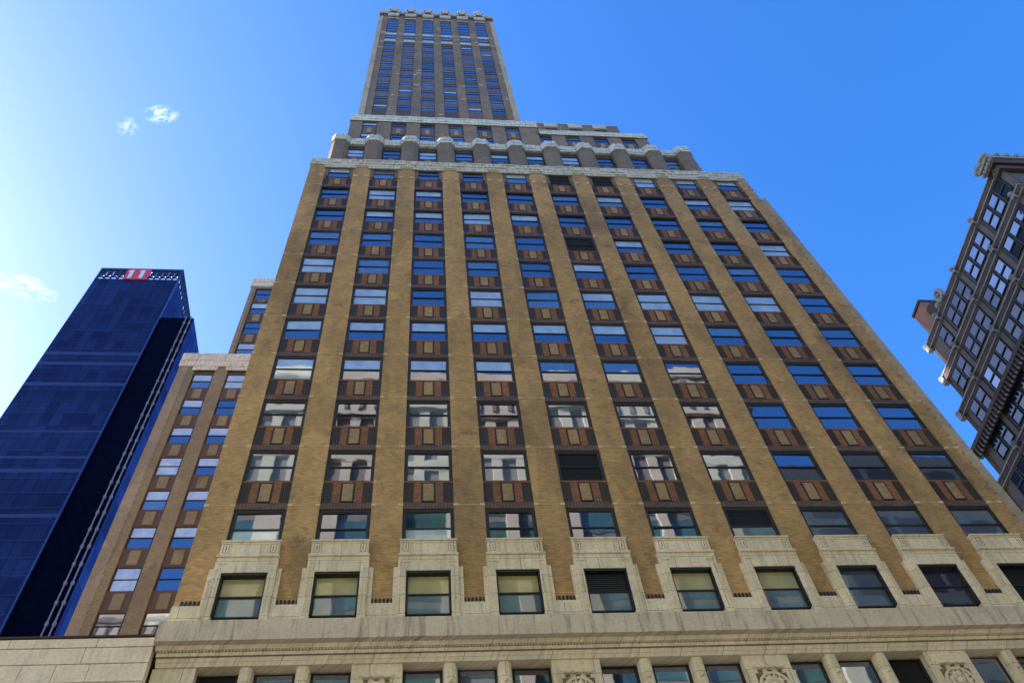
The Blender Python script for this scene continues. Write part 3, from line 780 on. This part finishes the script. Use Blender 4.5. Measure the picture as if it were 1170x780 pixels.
# ================================================================= ornate building on the right
K = 1.2       # this house is drawn to a coarser unit
Q = thing('ornate_building', 'dark old building at the right edge with pale striped bands and a brick chimney', 'building', (66, 42, GZ))
M['q_wall'] = plain('dark_grey_green_brick', (0.14, 0.115, 0.10), 0.85, sc=1.0)
M['q_brown'] = brick('umber_brick', (0.115, 0.07, 0.058), (0.075, 0.047, 0.04), (0.05, 0.04, 0.036), 0.4)
M['q_pale'] = stone('grey_white_terracotta', (0.34, 0.31, 0.29), (0.10, 0.09, 0.085), 0.5)
M['q_chim'] = brick('chimney_brick', (0.34, 0.15, 0.10), (0.25, 0.11, 0.075), (0.2, 0.14, 0.1), 0.3)
XQ = 60.0
levels = [83.9, 79.2, 74.5, 69.8, 65.1, 60.4, 55.7, 51.0]       # tops of the pale bands
ends_ = [52.0, 53.4, 54.9, 56.4, 57.6, 58.6, 59.6, 60.6]
starts = [29.9, 30.2, 30.2, 30.2, 30.2, 30.2, 30.2, 30.2]
qw = MB()   # window of this house, faces -X; local y along the wall
qw.box(-0.05, 0.2, -0.74, -0.63, 0, 2.8, 0); qw.box(-0.05, 0.2, 0.63, 0.74, 0, 2.8, 0); qw.box(-0.05, 0.2, -0.63, 0.63, 0, 0.1, 0); qw.box(-0.05, 0.2, -0.63, 0.63, 2.68, 2.8, 0); qw.box(-0.07, 0.2, -0.63, 0.63, 1.32, 1.45, 0)
qw_me = qw.mesh('window', ['black'])
M['q_glass'] = glass('clear_sky_glass', (0.02, 0.03, 0.04), 0.22, 0.3, tint=(0.28, 0.46, 0.75))  # panes that mirror the sky; its blue is set in the tint
M['q_glass2'] = glass('dull_glass', (0.015, 0.03, 0.06), 0.02, 0.3, tint=(0.45, 0.6, 0.85))  # same panes, reflection turned down as if mirroring a dark neighbour
qp = {}
for kk in ('q_glass', 'q_glass2'):
    a = MB(); a.quad((0.05, 0.63, 0.1), (0.05, -0.63, 0.1), (0.05, -0.63, 1.32), (0.05, 0.63, 1.32)); a.quad((0.02, 0.63, 1.45), (0.02, -0.63, 1.45), (0.02, -0.63, 2.68), (0.02, 0.63, 2.68)); qp[kk] = a.mesh('pane', [kk])
for i in range(len(levels)-1):
    zt, zb = levels[i], levels[i+1]
    y0, y1 = starts[i], ends_[i]
    b = MB(); b.box(XQ, 90, y0, y1, zb, zt-0.004, 0)
    # near corner quoins in brown
    b.box(XQ-0.06, XQ+0.5, y0-0.05, y0+0.5, zb, zt-0.01, 1)
    b.box(XQ-0.05, XQ+0.5, y1-0.45, y1+0.05, zb, zt-0.01, 1)
    build(b, 'wall', ['q_wall', 'q_brown'], Q)
    b = MB()   # the band: pale stripe, brown stripe, pale stripe
    b.box(XQ-0.34, 90, y0-0.30, y1+0.30, zt-0.16, zt, 1)
    b.box(XQ-0.26, 90, y0-0.22, y1+0.22, zt-0.88, zt-0.163, 0)
    b.box(XQ-0.31, 90, y0-0.26, y1+0.26, zt-1.02, zt-0.883, 1)
    x = y0
    while x < y1: b.box(XQ-0.29, XQ-0.25, x, x+0.35, zt-0.80, zt-0.26, 0); x += 0.5
    build(b, 'cornice' if i == 0 else 'band', ['q_brown', 'q_pale'], Q)
    sh = 0.98*i
    yy = [31.35+sh+6.0*k for k in range(-1, 5)]
    for k, base in enumerate(yy):
        for q in range(3):
            yc = base+1.68*q
            if yc < y0+0.8 or yc > y1-1.1: continue
            bright = (i == 0 and yc < 42) or (i == 1 and yc < 40.5) or (i == 2 and random.random() < 0.15)
            f = add('window', qw_me, (XQ-0.14, yc, zt-4.02), Q); add('pane', qp['q_glass' if bright else 'q_glass2'], (XQ-0.14, yc, zt-4.02), f)
        yk = base-1.25     # bracket between the groups
        if y0-0.1 < yk < y1+0.5:
            b = MB(); b.box(XQ-0.62, XQ-0.2, yk-0.25, yk+0.25, zt-1.2, zt+0.15, 0); b.ball((XQ-0.6, yk, zt-0.05), 0.28, 0); b.ball((XQ-0.6, yk, zt-0.95), 0.24, 1)
            b.box(XQ-0.16, XQ+0.1, yk-0.3, yk+0.3, zb+0.02, zt-1.06, 2); b.box(XQ-0.52, XQ-0.42, yk-0.42, yk+0.42, zt-0.75, zt-0.45, 1)
            build(b, 'bracket', ['q_pale', 'q_brown', 'q_wall'], Q)
    b = MB(); b.ball((XQ-0.3, y1+0.3, zt-0.25), 0.34, 0); b.box(XQ-0.5, XQ+0.1, y1-0.1, y1+0.5, zt-1.3, zt-0.2, 0); build(b, 'bracket', ['q_pale'], Q)
# heavy dentil course and arcade storey low on the front
b = MB(); b.box(XQ-0.9, 90, 29.8, 57.2, 69.2, 69.75, 0)
x = 30
while x < 57: b.box(XQ-0.85, XQ-0.3, x, x+0.28, 68.4, 69.19, 0); b.ball((XQ-0.7, x+0.14, 68.35), 0.16, 1); x += 0.55
build(b, 'cornice', ['q_brown', 'q_pale'], Q)
b = MB(); b.box(XQ, 90, 30.2, 61, GZ, levels[-1]-0.01, 0); build(b, 'wall', ['q_wall'], Q)
# corner cornice of the near end, larger and scrolled
b = MB(); b.box(XQ-1.3, 90, 28.9, 31.0, 83.95, 84.7, 0); b.box(XQ-1.0, 90, 29.1, 30.8, 83.0, 83.94, 1); b.box(XQ-0.6, 90, 29.4, 30.6, 82.2, 82.99, 1)
for k in range(5):
    b.ball((XQ-1.25, 29.0+0.5*k, 84.5+0.25*(k % 2)), 0.34, 0); b.ball((XQ-1.0, 29.1+0.45*k, 83.6), 0.26, 0)
for k in range(7): b.ball((XQ+0.2+k*1.1, 28.95, 84.6), 0.33, 0)
build(b, 'corner_cornice', ['q_pale', 'q_brown'], Q)
# scrolls standing on the roof edge
for yk in (45.9,):
    b = MB()
    for k in range(14):
        a0, a1 = 2*math.pi*k/14, 2*math.pi*(k+1)/14
        b.bar((XQ-0.3, yk+0.55*math.cos(a0), 84.7+0.8*math.sin(a0)), (XQ-0.3, yk+0.55*math.cos(a1), 84.7+0.8*math.sin(a1)), 0.2)
    b.ball((XQ-0.3, yk, 84.9), 0.25); b.ball((XQ-0.3, yk+1.0, 84.2), 0.4)
    build(b, 'roof_scroll', ['q_pale'], Q)
b = MB(); b.box(XQ+0.2, XQ+3.0, 48.9, 51.1, 83.9, 88.5, 0); b.box(XQ+0.05, XQ+3.1, 48.8, 51.2, 88.503, 88.85, 1); b.box(XQ-0.1, XQ+2.6, 47.6, 48.89, 83.9, 86.3, 1)
build(b, 'chimney', ['q_chim', 'soot'], Q)

# ================================================================= across the street, behind the viewer (mirrored in the panes)
K = 1.0
O = thing('sunlit_block', 'pale stone and teal glass office block across the street, mirrored in the lower windows', 'building', (0, -12, GZ))
M['o_pale'] = plain('cream_stone', (0.47, 0.48, 0.40), 0.8, sc=0.3)
M['o_grey'] = plain('grey_stone', (0.17, 0.18, 0.18), 0.8, sc=0.3)
b = MB(); b.box(-60, 44, -30, -9.0, GZ, 97, 0); build(b, 'wall', ['o_grey'], O)
b = MB(); random.seed(5)
for x, ww in ((-55, 3), (-44, 2), (-36, 3), (-27, 2), (-18.3, 2.6), (-10.9, 1.6), (-3, 0.5), (2.2, 1.6), (10.0, 1.4), (17.0, 1.3), (26.2, 1.2), (34, 2), (41, 2)):
    b.box(x, x+ww, -9.0, -8.4, GZ, 76, 0)
for x in range(-60, 44, 3): b.box(x, x+1.3, -9.0, -8.6, 76, 92, 0)
b.box(-60, 44, -9.0, -8.5, 76.0, 77.5, 0); b.box(-60, 44, -9.0, -8.55, 82.5, 84, 0)
b.box(-60.2, 44.2, -30, -8.2, 92, 101, 0)
for x in range(-60, 44, 2): b.box(x, x+0.5, -8.2, -8.0, 93, 97.5, 1)
b.box(-60, 44, -8.2, -7.9, 98, 98.6, 1)
build(b, 'stone_frame', ['o_pale', 'o_grey'], O)
b = MB(); z = 0.5
while z < 75: b.box(-59, 43, -8.97, -8.93, z+0.4, z+4.0, 0); z += 4.6
build(b, 'glazing', ['g_teal'], O)
O2 = thing('shaded_block', 'dark glass block across the street, mirrored in the right hand windows', 'building', (80, -12, GZ))  # dark through its own cladding and glazing colours
M['o2'] = plain('dark_teal_cladding', (0.035, 0.055, 0.065), 0.7)
b = MB(); b.box(46, 120, -30, -9, GZ, 84, 0); build(b, 'wall', ['o2'], O2)
b = MB()
for i in range(18):
    for k in range(16): b.box(47+k*4.3, 50.6+k*4.3, -9.0, -8.95, 2+i*4.5, 4.6+i*4.5, 0)
build(b, 'glazing', ['black'], O2)
